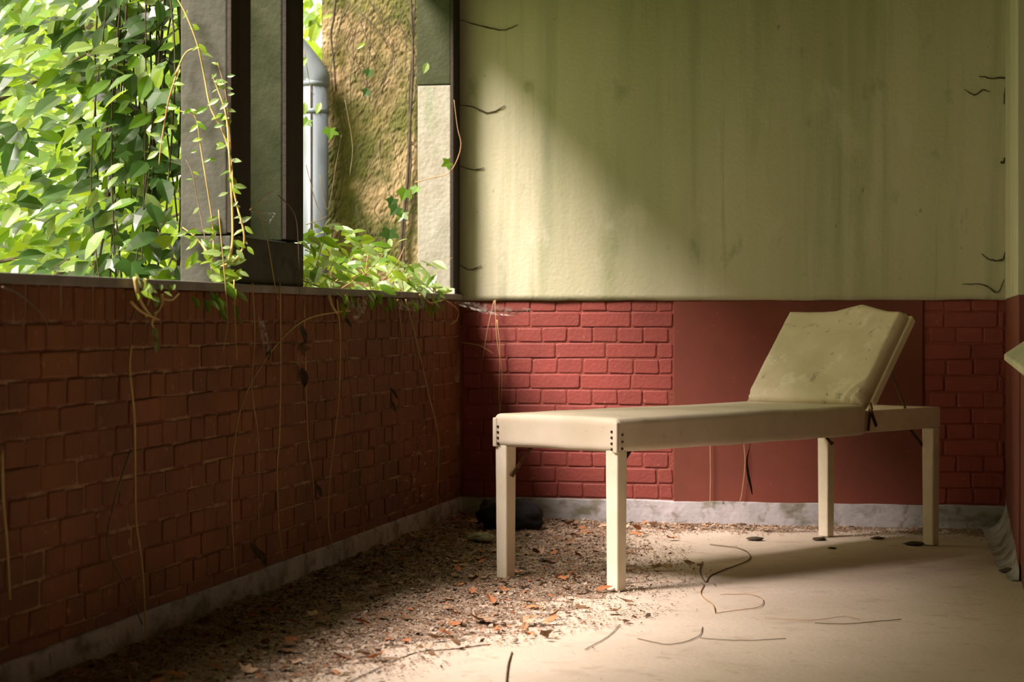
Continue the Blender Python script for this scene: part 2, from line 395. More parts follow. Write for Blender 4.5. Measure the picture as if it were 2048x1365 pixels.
# upholstered pad wrapped over the frame
def rbox(lo, hi, r, nseg=(12, 6, 3), fn=None):
    bm = bmesh.new()
    bmesh.ops.create_cube(bm, size=1)
    for v in bm.verts: v.co = Vector((lo[i]+(hi[i]-lo[i])*(v.co[i]+.5) for i in range(3)))
    bmesh.ops.bevel(bm, geom=list(bm.edges), offset=r, segments=4, profile=.5, affect='EDGES')
    return bm
def bm_obj(name, bm, mat, parent, smooth=True, fn=None, cuts=0):
    if cuts: bmesh.ops.subdivide_edges(bm, edges=[e for e in bm.edges if e.calc_length() > .08], cuts=cuts, use_grid_fill=True)
    if fn:
        for v in bm.verts: v.co = fn(v.co)
    me = D.meshes.new(name); bm.to_mesh(me); bm.free(); me.materials.append(mat)
    me.polygons.foreach_set('use_smooth', [smooth]*len(me.polygons))
    return put(name, me, parent)
def padfn(p):
    p = p.copy(); n = fbm((p.x*3, p.y*4, p.z*6+4), 1, 3)
    if p.z > .63: p.z += .004*n + .004*(1-(p.y/hy)**2)
    if p.z < .60: p.y += math.copysign(.0018*n, p.y)
    if p.z < .53: p.z += .003*fbm((p.x*5, p.y*5, 8))
    return p
pad = bm_obj('mattress', rbox((-hx-.002, -hy-.001, .515), (HINGE, hy+.001, .643), .022), M['vinyl'], T, fn=padfn, cuts=9)
# folded cover flaps with tacks at the two front corners
for sy in (-1, 1):
    fb = rbox((-hx-.006, -.011, .514), (-hx+.012, .011, .628), .005)
    f = bm_obj('corner_flap', fb, M['vinyl'], T); f.location = (0, sy*(hy-.010), 0)
    for k in range(4):
        MB().tube([(-hx-.001, sy*(hy-.026), .527+k*.022), (-hx-.0065, sy*(hy-.026), .527+k*.022)], [.0062, .004], 8).build('tack', M['black_steel'], f).location = (0, -sy*(hy-.010), 0)
for k in range(3):
    MB().tube([(-hx+.024, -hy, .53+k*.026), (-hx+.024, -hy-.0065, .53+k*.026)], [.0062, .004], 8).build('tack', M['black_steel'], T)
# legs
def leg(x, y, h):
    b = MB(); s0, s1 = .0265, .0295
    V = [(x-s0, y-s0, 0), (x+s0, y-s0, 0), (x+s0, y+s0, 0), (x-s0, y+s0, 0), (x-s1, y-s1, h), (x+s1, y-s1, h), (x+s1, y+s1, h), (x-s1, y+s1, h)]
    b.add(V, [(3,2,1,0),(4,5,6,7),(0,1,5,4),(1,2,6,5),(2,3,7,6),(3,0,4,7)])
    return b.build('leg', M['white_paint'], T, bevel=.006)
for sx in (-1, 1):
    for sy in (-1, 1):
        leg(sx*(hx-.034), sy*(hy-.034), .524)
# folding braces: flat steel bars from leg to rail with end bolts
def bar(p, q, wd, th, mat, parent, name='brace'):
    p, q = Vector(p), Vector(q); t = (q-p).normalized(); s = Vector((0, 1, 0)); n = t.cross(s).normalized()
    V = []
    for c in (p, q):
        for a, e in ((-1,-1),(1,-1),(1,1),(-1,1)): V.append(c + n*a*wd/2 + s*e*th/2)
    return MB().add(V, [(3,2,1,0),(4,5,6,7),(0,1,5,4),(1,2,6,5),(2,3,7,6),(3,0,4,7)]).build(name, mat, parent, bevel=.001)
for sx in (-1, 1):
    for sy in (-1, 1):
        yy = sy*(hy-.034) - sy*.032
        xl = sx*(hx-.034); zl = .40 if sx < 0 else .43
        o = bar((xl, yy, zl), (xl-sx*.14, yy, .535), .016, .005, M['rust'] if sy > 0 else M['black_steel'], T)
        MB().tube([(xl, yy-.006, zl+.006), (xl, yy+.006, zl+.006)], .008, 8).build('bolt', M['rust'], o)
# headrest: board + padded cover, hinged
TH = math.radians(49)
HL, HW = .515, .61
H = MB().box((.05, -HW/2-.010, -.042), (HL+.016, HW/2-.02, -.004)).build('headrest', M['white_paint'], T, bevel=.004, loc=(HINGE+.004, 0, .628)); H.rotation_euler = (0, -TH, 0)
def headpad():
    b = MB(); nu, nv = 40, 50; t = .058
    def edge(s, L, r=.02):
        d = min(s, L-s); return 1 if d > r else math.sqrt(max(0, 1-((r-d)/r)**2))
    def front(i, j):
        u = HL*i/nu; v = -HW/2 + HW*j/nv
        h = t*(.55+.45*min(edge(u, HL), edge(v+HW/2, HW)))
        n = fbm((u*7, v*7, 2), 1, 3); h += .004*n + .006*math.exp(-((u-.25)/.2)**2-((v)/.22)**2)
        # gather of cloth at the lower right corner
        q = math.exp(-(u/.10)**2-((v+HW/2)/.11)**2)
        h += q*(.016*math.sin((v*1.4+u*.9)*80))+.010*q
        h += -.012*math.exp(-((u-.022)/.012)**2)*(1-q)
        # loose fold at the top edge
        g = max(0, 1-abs(v+.085)/(.13 if v > -.085 else .15)); uu = u + (.040*g*max(0, (u-.40)/.125))
        h += .012*g*max(0, (u-.40)/.125)
        return (uu, v, h)
    for i in range(nu+1):
        for j in range(nv+1): b.v.append(front(i, j))
    for i in range(nu):
        for j in range(nv):
            a = i*(nv+1)+j; b.f.append((a, a+nv+1, a+nv+2, a+1)); b.m.append(0)
    rim = [i*(nv+1) for i in range(nu+1)] + [nu*(nv+1)+j for j in range(1, nv+1)] + [i*(nv+1)+nv for i in range(nu-1, -1, -1)] + [j for j in range(nv-1, 0, -1)]
    base = len(b.v)
    for k in rim: v = b.v[k]; b.v.append((v[0], v[1], -.004))
    m = len(rim)
    for k in range(m): b.f.append((rim[k], rim[(k+1) % m], base+(k+1) % m, base+k)); b.m.append(0)
    b.f.append(tuple(base+k for k in range(m))); b.m.append(0)
    bm = bmesh.new(); me = b.mesh('t', M['vinyl_dirty']); bm.from_mesh(me); bmesh.ops.recalc_face_normals(bm, faces=bm.faces); 
    me2 = D.meshes.new('head_pad'); bm.to_mesh(me2); bm.free(); D.meshes.remove(me); me2.materials.append(M['vinyl_dirty'])
    me2.polygons.foreach_set('use_smooth', [len(p.vertices) == 4 for p in me2.polygons]); return me2
put('head_pad', headpad(), H)
# thin prop bar behind the headrest, strap with brass buckle at the hinge
bar((HINGE+.255, -hy+.06, .61+.20), (HINGE+.36, -hy+.03, .60), .010, .006, M['stem_d'], T, 'prop_bar')
st = MB()
st.tube([(HINGE+.0, -hy-.012, .655), (HINGE+.002, -hy-.018, .628), (HINGE+.003, -hy-.012, .612)], .0085, 8)
so = st.build('strap_knot', M['brass'], T, smooth=True)
for q in ((-.02, .535), (.045, .552)):
    p0 = Vector((HINGE+.003, -hy-.012, .625)); p1 = Vector((HINGE+q[0], -hy-.016, q[1]))
    bar(p0, p1, .017, .006, M['black_steel'], so, 'strap_end')
# loose strap hanging below
pts = [(.10, -.02, .525), (.09, -.025, .48), (.075, -.02, .42), (.082, -.02, .36), (.10, -.02, .31), (.112, -.02, .27)]
b = MB(); P = cr(pts, 5)
for i, p in enumerate(P):
    wd = .0022 + .007*math.sin(math.pi*min(1, max(0, i-6)/(len(P)-6)))
    b.v += [p+Vector((-wd, 0, 0)), p+Vector((wd, .002, 0)), p+Vector((wd, .004, 0)), p+Vector((-wd, .002, 0))]
for i in range(len(P)-1):
    for k in range(4): a = i*4; b.f.append((a+k, a+(k+1) % 4, a+4+(k+1) % 4, a+4+k)); b.m.append(0)
b.build('loose_strip', M['dark_bit'], T)

# ------------------------------------------------------------------ things in the dark corner
def blob(name, c, r, mat, seed, amp=.25, sub=4, parent=None, flat=0):
    bm = bmesh.new(); bmesh.ops.create_icosphere(bm, subdivisions=sub, radius=1)
    for v in bm.verts:
        n = fbm(v.co*1.6+Vector((seed, 0, 0)), 1, 4)
        q = v.co*(1+amp*n); q = Vector((q.x*r[0], q.y*r[1], q.z*r[2]))
        if q.z < -r[2]*.75: q.z = -r[2]*.75
        v.co = q
    me = D.meshes.new(name); bm.to_mesh(me); bm.free(); me.materials.append(mat); me.polygons.foreach_set('use_smooth', [True]*len(me.polygons))
    return put(name, me, parent, loc=(c[0], c[1], c[2]+r[2]*.75))
sk = empty('black_sack', at_z(1020, 1065)); sk.location.z = 0
tag(sk, 'black slumped sack lying behind the left front couch leg in the dark corner', 'sack')
blob('body', (0, .05, 0), (.155, .11, .085), M['black'], 3, .22, 4, sk)
blob('neck', (-.09, .01, .045), (.07, .06, .06), M['black'], 9, .5, 3, sk)
p = at_z(962, 1092, .0)
tag(blob('stone', (p.x, p.y, .02), (.058, .04, .022), M['stone'], 5, .35, 3), 'flat pale stone lying in the litter left of the couch', 'stone')

# ------------------------------------------------------------------ leaf shapes
def leaflet(L, Wd, fold=.25, curl=.15):
    """pointed leaf along +X, folded at the midrib"""
    b = MB(); ts = [0, .22, .5, .78, 1]; ws = [.0, .75, 1, .6, 0]
    for t, q in zip(ts, ws):
        z = -curl*L*t*t
        b.v += [(t*L, -q*Wd/2, z+fold*q*Wd/2), (t*L, 0, z), (t*L, q*Wd/2, z+fold*q*Wd/2)]
    for i in range(4):
        a = i*3; b.f += [(a, a+3, a+4, a+1), (a+1, a+4, a+5, a+2)]; b.m += [0, 0]
    return b
def palmate(S, lobes=5, fold=.12, curl=.12):
    b = MB(); pts = []; n = lobes
    for k in range(n):
        a = math.radians(-125 + 250*k/(n-1)); rr = [.62, .88, 1.0, .88, .62][k] if n == 5 else [.75, 1, .75][k]
        am = a - math.radians(250/(n-1)/2)
        if k: pts.append((am, rr*.60))
        for da, q in ((-.26, .74), (0, 1), (.26, .74)): pts.append((a+da, rr*q))
    V = [(0, 0, 0)]
    for a, rr in pts:
        x, y = S*.6*rr*math.cos(a)+S*.1, S*.6*rr*math.sin(a); V.append((x, y, fold*abs(y)-curl*x*x/S))
    b.add(V, [(0, i, i+1) for i in range(1, len(pts))]); return b
def orient(nrm, head):
    n = Vector(nrm).normalized(); x = Vector(head); x = (x - n*x.dot(n))
    if x.length < 1e-4: x = n.orthogonal()
    x.normalize(); y = n.cross(x); return Matrix((x, y, n)).transposed()
def leaf_set(sets, name, parent, spots_, nobj=300, stuff_name='foliage', key=None):
    """sets: list of (MB, mesh); spots: (point, normal, heading, scale, set index). The largest in view become objects"""
    if key: spots_ = sorted(spots_, key=key)
    for (p, n, h, s, k) in spots_[:nobj]:
        o = put(name, sets[k][1], parent); o.matrix_local = Matrix.Translation(p) @ orient(n, h).to_4x4() @ Matrix.Scale(s, 4)
    if len(spots_) > nobj:
        mats = []; 
        for st_ in sets:
            if st_[1].materials[0] not in mats: mats.append(st_[1].materials[0])
        b = MB()
        for (p, n, h, s, k) in spots_[nobj:]:
            m = orient(n, h); b.add([p + m @ (Vector(v)*s) for v in sets[k][0].v], sets[k][0].f, mats.index(sets[k][1].materials[0]))
        tag(b.build(stuff_name, mats, parent), kind='stuff')
def mk(b, mat): return (b, b.mesh('leaf', mat))
def dryleaf(S, seed):
    rr = random.Random(seed); b = palmate(S, 5, 0, 0) if seed % 2 else leaflet(S, S*.5, .3, .2)
    b.v = [(x, y, .35*abs(y)*rr.uniform(.6, 1.4)+.25*x*x/S+.1*S*noise.noise(Vector((x*40, y*40, seed)))) for x, y, z in b.v]; return b
rv = lambda s=1: Vector((R.uniform(-s, s), R.uniform(-s, s), R.uniform(-s, s)))

# ------------------------------------------------------------------ tree outside
tree = empty('maple_tree', (-4.6, 1.2, -.6))
tag(tree, 'sunlit broad-leaved tree filling the left opening beyond the sill', 'tree')
to = Vector(tree.location)
MB().tube(cr([Vector((0,0,0)), Vector((.1,-.1,1.2)), Vector((.0,.1,2.4)), Vector((-.2,0,4.2))]), [.16-.004*i for i in range(19)], 9).build('trunk', M['bark'], tree, smooth=True)
sets_t = [mk(palmate(.15), M['leaf1']), mk(palmate(.15), M['leaf2']), mk(palmate(.14), M['leaf3']), mk(leaflet(.13, .065), M['leaf2']), mk(leaflet(.14, .06), M['leaf1']), mk(leaflet(.13, .055), M['leaf4'])]
ends = []
for (za, q, zb) in ((1.5, (-1.9,-1.3), 2.0), (1.9, (-1.4,-.6), 2.5), (1.2, (-1.6,-1.6), 1.3), (2.1, (-2.6,-1.6), 2.8), (1.3, (-1.3,.6), 2.0), (1.0, (-2.2,-.4), 1.0), (2.4,(-1.5,-1.2),3.0), (.8,(-1.1,-.6),1.6)):
    a = Vector((0, 0, za)); e = Vector((q[0]-to.x, q[1]-to.y, zb-to.z))
    mid = (a+e)/2 + rv(.25)
    P = cr([a, (a+mid)/2+rv(.1), mid, (mid+e)/2+rv(.15), e], 5)
    MB().tube(P, [.030*(1-i/len(P))+.005 for i in range(len(P))], 7).build('branch', M['bark'], tree, smooth=True)
    ends += P[7:]
    for s in range(5):
        p0 = R.choice(P[6:]); p1 = p0 + Vector((R.uniform(0,.6), R.uniform(-.8,.3), R.uniform(-.3,.4)))
        Q = cr([p0, (p0+p1)/2+rv(.08), p1], 5); MB().tube(Q, [.010*(1-i/len(Q))+.0025 for i in range(len(Q))], 5).build('twig', M['bark'], tree, smooth=True)
sp = []
for i in range(3600):
    # canopy volume outside the parapet, in drooping sprays
    x = R.uniform(-3.9, -.95); f = (-.95-x)/2.95
    y = R.uniform(-3.6+2.3*f, -.9+3.6*f) ; z = R.uniform(.45, 2.65+.35*f)
    c = fbm((x*1.3, y*1.3, z*1.5+11), 1, 3)
    if c < -.18: continue
    n = Vector((.25, -.45, .8)) + rv(.75); h = Vector((-.75, -.35, -.5)) + rv(.45)
    k = R.choice((0,1,2,3,4,4,5,5,2) if f < .45 else (0,1,1,2,2,3,1,4))
    sp.append((Vector((x, y, z))-to, n, h, R.uniform(.6, 1.15), k))
leaf_set(sets_t, 'leaf', tree, sp, 300, 'foliage', key=lambda s: -(s[0].x*1.0-s[0].y*.7)+R.uniform(0,1.2))

# tree further off behind the first
bt = empty('background_tree', (-4.9, 7.2, -.6)); bo = Vector(bt.location)
tag(bt, 'pale yellow-green tree seen through gaps behind the nearer tree', 'tree')
MB().tube(cr([(0,0,0), (.1,-.1,1.5), (0,.1,3.2), (-.2,0,5.5)]), [.17-.005*i for i in range(19)], 9).build('trunk', M['bark'], bt, smooth=True)
for i in range(7):
    a = Vector((0, 0, R.uniform(1.2, 3.4))); e = Vector((R.uniform(-.6,.9), R.uniform(-2.6,1.5), R.uniform(1.6,4.2)))
    P = cr([a, (a+e)/2+rv(.3), e], 6); MB().tube(P, [.05*(1-j/len(P))+.008 for j in range(len(P))], 6).build('branch', M['bark'], bt, smooth=True)
sets_b = [mk(palmate(.24), M['leaf2']), mk(palmate(.24), M['leaf1']), mk(leaflet(.24, .12), M['leaf2'])]
sp = [(Vector((R.uniform(-.9,1.7), R.uniform(-3.6,2.4), R.uniform(1.3,4.9))), Vector((.2,-.6,.6))+rv(.7), Vector((-.5,-.2,-.6))+rv(.6), R.uniform(.6,1.2), R.choice((0,0,2,2,1))) for i in range(2600)]
leaf_set(sets_b, 'leaf', bt, sp, 150, 'foliage', key=lambda q: q[0].y)

# darker hanging vine just outside the near post
hv = empty('hanging_vine', (-.48, -3.0, SILL1))
tag(hv, 'curtain of dark hanging vine stems and leaves beside the near post', 'vine')
ho = Vector(hv.location); sp = []
sets_v = [mk(leaflet(.12, .06), M['leaf3']), mk(palmate(.12), M['leaf3']), mk(leaflet(.10, .045), M['leaf1']), mk(leaflet(.11, .05), M['leaf4']), mk(leaflet(.10,.045), M['leaf2'])]
for i in range(34):
    y = -2.83 - abs(R.gauss(0, .10)); x = -.5 + R.uniform(-.2, .15)
    p0 = Vector((x, y, 3.2)); p1 = Vector((x+R.uniform(-.1,.1), y-R.uniform(-.05,.30), SILL1+R.uniform(-.3,.5)))
    P = cr([p0, p0.lerp(p1, .35)+rv(.05), p0.lerp(p1, .7)+rv(.06), p1], 7)
    MB().tube([p-ho for p in P], R.uniform(.0022, .0048), 5).build('stem', M['dark_bit'], hv, smooth=True)
    for p in P[4:]:
        if p.z < SILL1 or R.random() > .62: continue
        q = R.choice((0,0,1,2,3)) if y > -3.1 else R.choice((0,1,1,2,3,4))
        sp.append((p-ho+rv(.05), Vector((.2, -.6, .6))+rv(.6), Vector((.1,-.3,-.9))+rv(.5), R.uniform(.6,1.2), q))
for i in range(420):
    y = -2.95 - abs(R.gauss(0, .26)); x = R.uniform(-.95, -.35); z = R.uniform(1.05, 2.4)
    if z < 1.35 and R.random() < .2: continue
    sp.append((Vector((x, y, z))-ho, Vector((.2,-.55,.7))+rv(.6), Vector((-.6,-.3,-.6))+rv(.45), R.uniform(.6,1.25), R.choice((0,0,1,2,2,3,4,0))))
leaf_set(sets_v, 'leaf', hv, sp, 280, 'foliage', key=lambda s: s[0].y)

# ------------------------------------------------------------------ creepers
sets_c = [mk(leaflet(.062, .026), M['leaf1']), mk(leaflet(.066, .028), M['leaf2']), mk(leaflet(.06, .026), M['leaf4']), mk(leaflet(.075, .036), M['leaf1']), mk(leaflet(.07, .034), M['leaf4'])]
def px_stem(parent, pts, r, mat, name='stem', k=6, sides=5, wob=0):
    o0 = Vector(parent.location); P = cr(pts, k); n = len(P)
    MB().tube([p-o0+rv(wob) for p in P], [r*(1-.5*i/n) for i in range(n)], sides).build(name, mat, parent, smooth=True); return P
# 1 creeper along the far sill with tendrils hanging down the brick
fc = empty('sill_creeper', (-.09, -1.5, SILL1)); fo = Vector(fc.location)
tag(fc, 'leafy green creeper sprawling on the far sill with thin tendrils down the brickwork', 'creeper')
sp = []
for i in range(330):
    y = R.uniform(-2.66, -.35); x = R.uniform(-.23, .02); hgt = .24*(1-.55*max(0, (y+1.6)/1.3))
    z = SILL1 + .01 + hgt*R.random()**1.3
    sp.append((Vector((x, y, z))-fo, Vector((.25,-.5,.75))+rv(.6), Vector((.5,-.1,.1))+rv(.8), R.uniform(.7,1.5), R.choice((0,1,1,2,2,3,4,0) if y < -1.2 else (0,2,2,4,4,0,1))))
for i in range(40):
    y = R.uniform(-2.4, -.4); sp.append((Vector((R.uniform(.02,.05), y, SILL1-R.uniform(0,.07)))-fo, Vector((.7,-.4,.4))+rv(.4), Vector((.3,-.2,-.7))+rv(.5), R.uniform(.6,1.1), R.choice((0,1,2))))
leaf_set(sets_c, 'leaf', fc, sp, 299, 'foliage', key=lambda s: R.random())
for i in range(26):
    y = R.uniform(-2.6, -.4); p0 = Vector((R.uniform(-.2,0), y, SILL1+.005)); p1 = p0+Vector((R.uniform(-.1,.12), R.uniform(-.35,.35), R.uniform(.05,.22)))
    px_stem(fc, [p0, (p0+p1)/2+rv(.03), p1], .0028, R.choice((M['stem_y'], M['stem_b'])))
X1 = .032
def wallpts(L, x=X1): return [at_x(a, c, x+R.uniform(0,.02)) for a, c in L]
for L, r, mt in (
    ([(505,566),(509,674),(503,773),(516,876),(517,1000),(516,1110)], .0022, 'stem_b'),
    ([(560,566),(561,693),(559,865),(554,941),(558,1060),(566,1120)], .0024, 'stem_y'),
    ([(608,600),(611,750),(616,884),(625,952),(632,1048),(645,1095)], .0026, 'stem_b'),
    ([(674,600),(680,674),(678,789),(670,865),(657,990),(661,1080),(690,1135)], .0025, 'stem_y'),
    ([(812,600),(838,705),(857,789),(876,872),(876,941),(876,1017),(897,1080)], .0028, 'stem_y'),
    ([(700,622),(670,625),(610,640),(556,686),(507,758),(480,823),(468,900),(463,1010),(470,1150)], .0027, 'stem_y'),
    ([(822,625),(842,780),(857,880),(880,930),(905,1030),(920,1085)], .0018, 'stem_d'),
    ([(690,700),(708,830),(716,960),(735,1040),(765,1070)], .0018, 'stem_d'),
    ([(795,600),(800,640),(805,700),(800,720)], .004, 'stem_b'),
    ([(657,590),(664,612),(674,628)], .006, 'stem_y'), ([(690,592),(697,608),(690,622),(678,626)], .005, 'stem_y'),
    ([(890,600),(915,620),(913,640),(900,650)], .003, 'stem_b'),
    ([(840,590),(852,600),(862,606),(890,600)], .004, 'stem_y'),
    ([(866,610),(868,700),(866,800)], .0015, 'stem_b'), ([(846,640),(845,760)], .0015, 'stem_d')):
    px_stem(fc, wallpts(L), r*1.35, M[mt], 'tendril')

dead = dryleaf(.07, 1).mesh('dead_leaf', M['dry1']); dead2 = dryleaf(.08, 2).mesh('dead_leaf', M['dark_bit'])
for a, c, s_ in ((602,648,1),(600,690,1.1),(604,735,1),(598,715,.8),(780,775,.8),(782,800,.7),(532,650,.6),(535,690,.7),(632,968,.7),(500,1085,.9),(520,1100,.8),(640,720,.5),(690,635,.6)):
    o = put('dead_leaf', R.choice((dead, dead2)), fc); p = at_x(a, c, .035)-fo
    o.matrix_local = Matrix.Translation(p) @ orient(Vector((.9,-.4,.1))+rv(.3), Vector((0,0,-1))+rv(.2)).to_4x4() @ Matrix.Scale(s_, 4)
b = MB()
for i in range(70):
    a, c = R.choice(((842,854),(841,885),(843,925),(828,962),(815,1003),(852,988),(838,993),(841,905),(812,960)))
    p = at_x(a+R.gauss(0, 9), c+R.gauss(0, 2.5), .0135); r_ = R.uniform(.002,.008)
    b.add([p+Vector((0, r_*math.cos(t)*R.uniform(.6,1.5), r_*.7*math.sin(t)*R.uniform(.5,1.2))) for t in (0,1.3,2.5,3.8,5)], [(0,1,2,3,4)])
tag(b.build('bare_flecks', M['dry2'], wall_left), kind='stuff')
# 2 creeper climbing the near post
pc = empty('post_creeper', at_x(430, 572, -.03)); po = Vector(pc.location)
tag(pc, 'slender creeper with yellow stems and small leaves climbing the near post', 'creeper')
YP = -3.575
def postpts(L, y=YP): return [at_y(a, c, y+R.uniform(-.02,.02)) for a, c in L]
stems = []
for L, r, mt in (
    ([(428,570),(446,545),(463,500),(465,440),(462,370),(458,300),(452,230),(436,180),(425,150)], .0055, 'stem_y'),
    ([(438,535),(470,520),(487,492),(487,460),(475,415),(466,370),(462,320),(446,265),(421,215),(408,150),(395,90),(372,30),(350,-10)], .0045, 'stem_y'),
    ([(424,540),(427,500),(424,440),(412,360),(402,300),(395,250),(386,230),(360,222)], .003, 'stem_y'),
    ([(428,560),(415,500),(405,450),(395,400),(385,350),(372,320)], .0025, 'stem_d'),
    ([(415,505),(400,485),(385,470),(365,455)], .004, 'stem_y'),
    ([(360,130),(340,190),(330,240),(322,290),(318,330)], .0035, 'stem_b'),
    ([(462,300),(455,220),(450,180),(435,125)], .002, 'stem_b'),
    ([(350,150),(372,105),(400,95)], .003, 'stem_y')):
    stems.append(px_stem(pc, postpts(L), r, M[mt]))
sp = []
for P in stems:
    for p in P[2:]:
        if R.random() < .38: sp.append((p-po+rv(.015), Vector((.1,-.8,.4))+rv(.4), Vector((R.choice((-1,1))*.6,-.1,R.uniform(-.8,.5))), R.uniform(.35,.85), R.choice((0,1,2,2))))
for i in range(34):
    p = at_y(R.gauss(425, 26), R.gauss(535, 26), YP+R.uniform(-.06,.02))
    sp.append((p-po, Vector((.1,-.7,.5))+rv(.5), Vector((.4,0,.2))+rv(.8), R.uniform(.6,1.3), R.choice((0,1,2,2))))
for i in range(16):
    p = at_x(R.gauss(430, 20), R.gauss(600, 16), .03); sp.append((p-po, Vector((.7,-.6,.3))+rv(.3), Vector((.3,0,-.6))+rv(.5), R.uniform(.5,1), R.choice((0,2,3))))
leaf_set(sets_c, 'leaf', pc, sp)
for L in ([(468,560),(470,640),(474,720)], [(535,480),(548,560),(556,600)], [(437,420),(450,560),(455,640),(447,700)], [(500,420),(525,395),(548,380)], [(504,422),(520,430),(533,480)], [(556,390),(590,430),(597,500),(600,620)]):
    px_stem(pc, wallpts(L), .0022, R.choice((M['stem_y'], M['stem_d'])), 'tendril')

# 3 woody tuft hanging over the near sill
tc_ = empty('sill_tuft', at_x(300, 560, .03)); t0 = Vector(tc_.location)
tag(tc_, 'small knotted creeper tuft with curled yellow stems hanging over the near sill', 'creeper')
for L, r in (([(270,555),(276,590),(285,610),(298,628),(310,640)], .006), ([(322,588),(323,605),(315,622),(298,630),(290,632)], .0065), ([(310,628),(303,645),(308,660),(312,690)], .005), ([(262,605),(280,622),(300,632),(318,640)], .0045), ([(325,598),(345,600),(358,588)], .004), ([(290,560),(300,585),(295,610)], .005), ([(262,640),(275,600),(270,570)], .003), ([(5,575),(40,590),(90,640),(95,700)], .0028), ([(262,690),(259,740),(268,830),(270,920),(272,1040),(285,1140),(293,1300)], .0035), ([(262,900),(230,1000),(215,1090),(245,1160),(285,1250)], .003), ([(4,900),(6,1000),(14,1090),(20,1200)], .004)):
    px_stem(tc_, wallpts(L), r*1.25, M['stem_y'] if r > .0032 else M['stem_d'])
sp = []
for i in range(34):
    p = at_x(R.gauss(302, 26), R.gauss(572, 12), .03+R.uniform(-.03,.05)); sp.append((p-t0, Vector((.7,-.6,.5))+rv(.5), Vector((.2,.1,-.3))+rv(.7), R.uniform(.35,.7), R.choice((2,2,2,1))))
for i in range(7):
    p = at_x(R.gauss(310, 4), R.uniform(650, 690), .04); sp.append((p-t0, Vector((.7,-.6,.1))+rv(.4), Vector((0,0,-1))+rv(.3), R.uniform(.4,.7), 2))
leaf_set(sets_c, 'leaf', tc_, sp)

# 4 vine on the outside wall: thick stem, fine twigs, lobed leaves
ov = empty('wall_vine', at_y(800, 585, -.1)); oo = Vector(ov.location)
tag(ov, 'bare woody vine with a few lobed leaves climbing the ochre roughcast wall', 'vine')
for L, r in (([(793,590),(800,520),(806,440),(815,360),(820,250),(826,120),(822,0),(818,-60)], .011), ([(810,560),(808,470),(822,330),(818,200),(828,60),(830,-30)], .006), ([(672,-30),(668,30),(662,70),(668,130),(672,180)], .008)):
    px_stem(ov, [at_y(a, c, -.055) for a, c in L], r, M['bark'])
for i in range(80):
    a, c = R.uniform(672, 825), R.uniform(-20, 180) if R.random() < .72 else R.uniform(180, 520)
    d = R.uniform(-50, 50); e = R.uniform(30, 130)
    px_stem(ov, [at_y(a, c, -.05), at_y(a+d*.4+R.uniform(-12,12), c+e*.4, -.06), at_y(max(668, min(828, a+d)), c+e, -.05)], R.uniform(.0018,.0036), R.choice((M['dark_bit'], M['bark'])), 'twig', 4, 4)
for L in ([(612,330),(630,400),(645,440),(662,520)], [(640,350),(655,420),(672,330),(683,270)], [(608,100),(620,170),(628,190)], [(700,350),(705,290),(690,200)], [(612,450),(640,440),(655,432)]):
    px_stem(ov, [at_y(a, c, -.28) for a, c in L], .0025, M['stem_d'], 'twig')
sets_o = [mk(palmate(.12), M['leaf1']), mk(palmate(.11), M['leaf3']), mk(leaflet(.09,.04), M['leaf2']), mk(leaflet(.09,.05), M['leaf4'])]
sp = []
for a, c, y, s, k in ((812,380,-.35,.8,0),(795,415,-.35,.8,1),(808,425,-.35,.7,0),(780,460,-.35,1,1),(788,398,-.35,.7,1),(835,375,-.3,.6,0),(660,258,-.3,.8,0),(615,115,-.3,.9,3),(632,45,-.25,1.2,2),(665,30,-.2,.6,2),(730,85,-.1,.6,2),(740,140,-.1,.6,1),(736,180,-.1,.6,1),(855,125,-.3,.7,3),(642,205,-.3,.7,3),(610,205,-.3,.7,3),(900,325,-.3,.6,0),(617,240,-.3,.7,0),(625,490,-.4,.9,3)):
    sp.append((at_y(a, c, y)-oo, Vector((.2,-.9,.3))+rv(.3), Vector((-.4,0,-.7))+rv(.4), s, k))
for i in range(26): sp.append((at_y(R.uniform(606,640), R.uniform(-10,60), .5+R.uniform(0,.6))-oo, Vector((.2,-.8,.4))+rv(.5), Vector((0,0,-1))+rv(.6), R.uniform(.7,1.3), R.choice((0,2,2,3))))
leaf_set(sets_o, 'leaf', ov, sp)
px_stem(ov, [at_y(a, c, -.3) for a, c in ((830,365),(868,355),(895,348),(912,325),(922,290),(915,255),(908,200))], .0028, M['stem_b'], 'tendril')
px_stem(ov, [at_y(a, c, -.25) for a, c in ((800,560),(845,545),(870,525),(905,516))], .002, M['stem_y'], 'tendril')

# ------------------------------------------------------------------ drainpipe
dp = empty('drainpipe', (-.715, -.15, -.6)); tag(dp, 'grey zinc drainpipe with bent top beside the ochre wall', 'drainpipe')
zb = 2.21+.6
MB().tube([(0,0,0), (0,0,1.4), (0,0,zb)], .066, 20).build('pipe', M['zinc'], dp, smooth=True)
MB().tube(cr([(0,0,zb-.01), (0,0,zb+.03), (-.10,0,zb+.16), (-.30,0,zb+.38), (-.6,0,zb+.7)], 5), .069, 20).build('elbow', M['zinc'], dp, smooth=True)
for z in (zb-.01, zb-.15, 1.2): MB().tube([(0,0,z-.014), (0,0,z-.006), (0,0,z+.006), (0,0,z+.014)], [.067,.073,.073,.067], 20).build('collar', M['zinc'], dp, smooth=True)
MB().box((-.005,-.0695,.0), (.003,-.060,zb)).build('seam', M['black_steel'], dp)

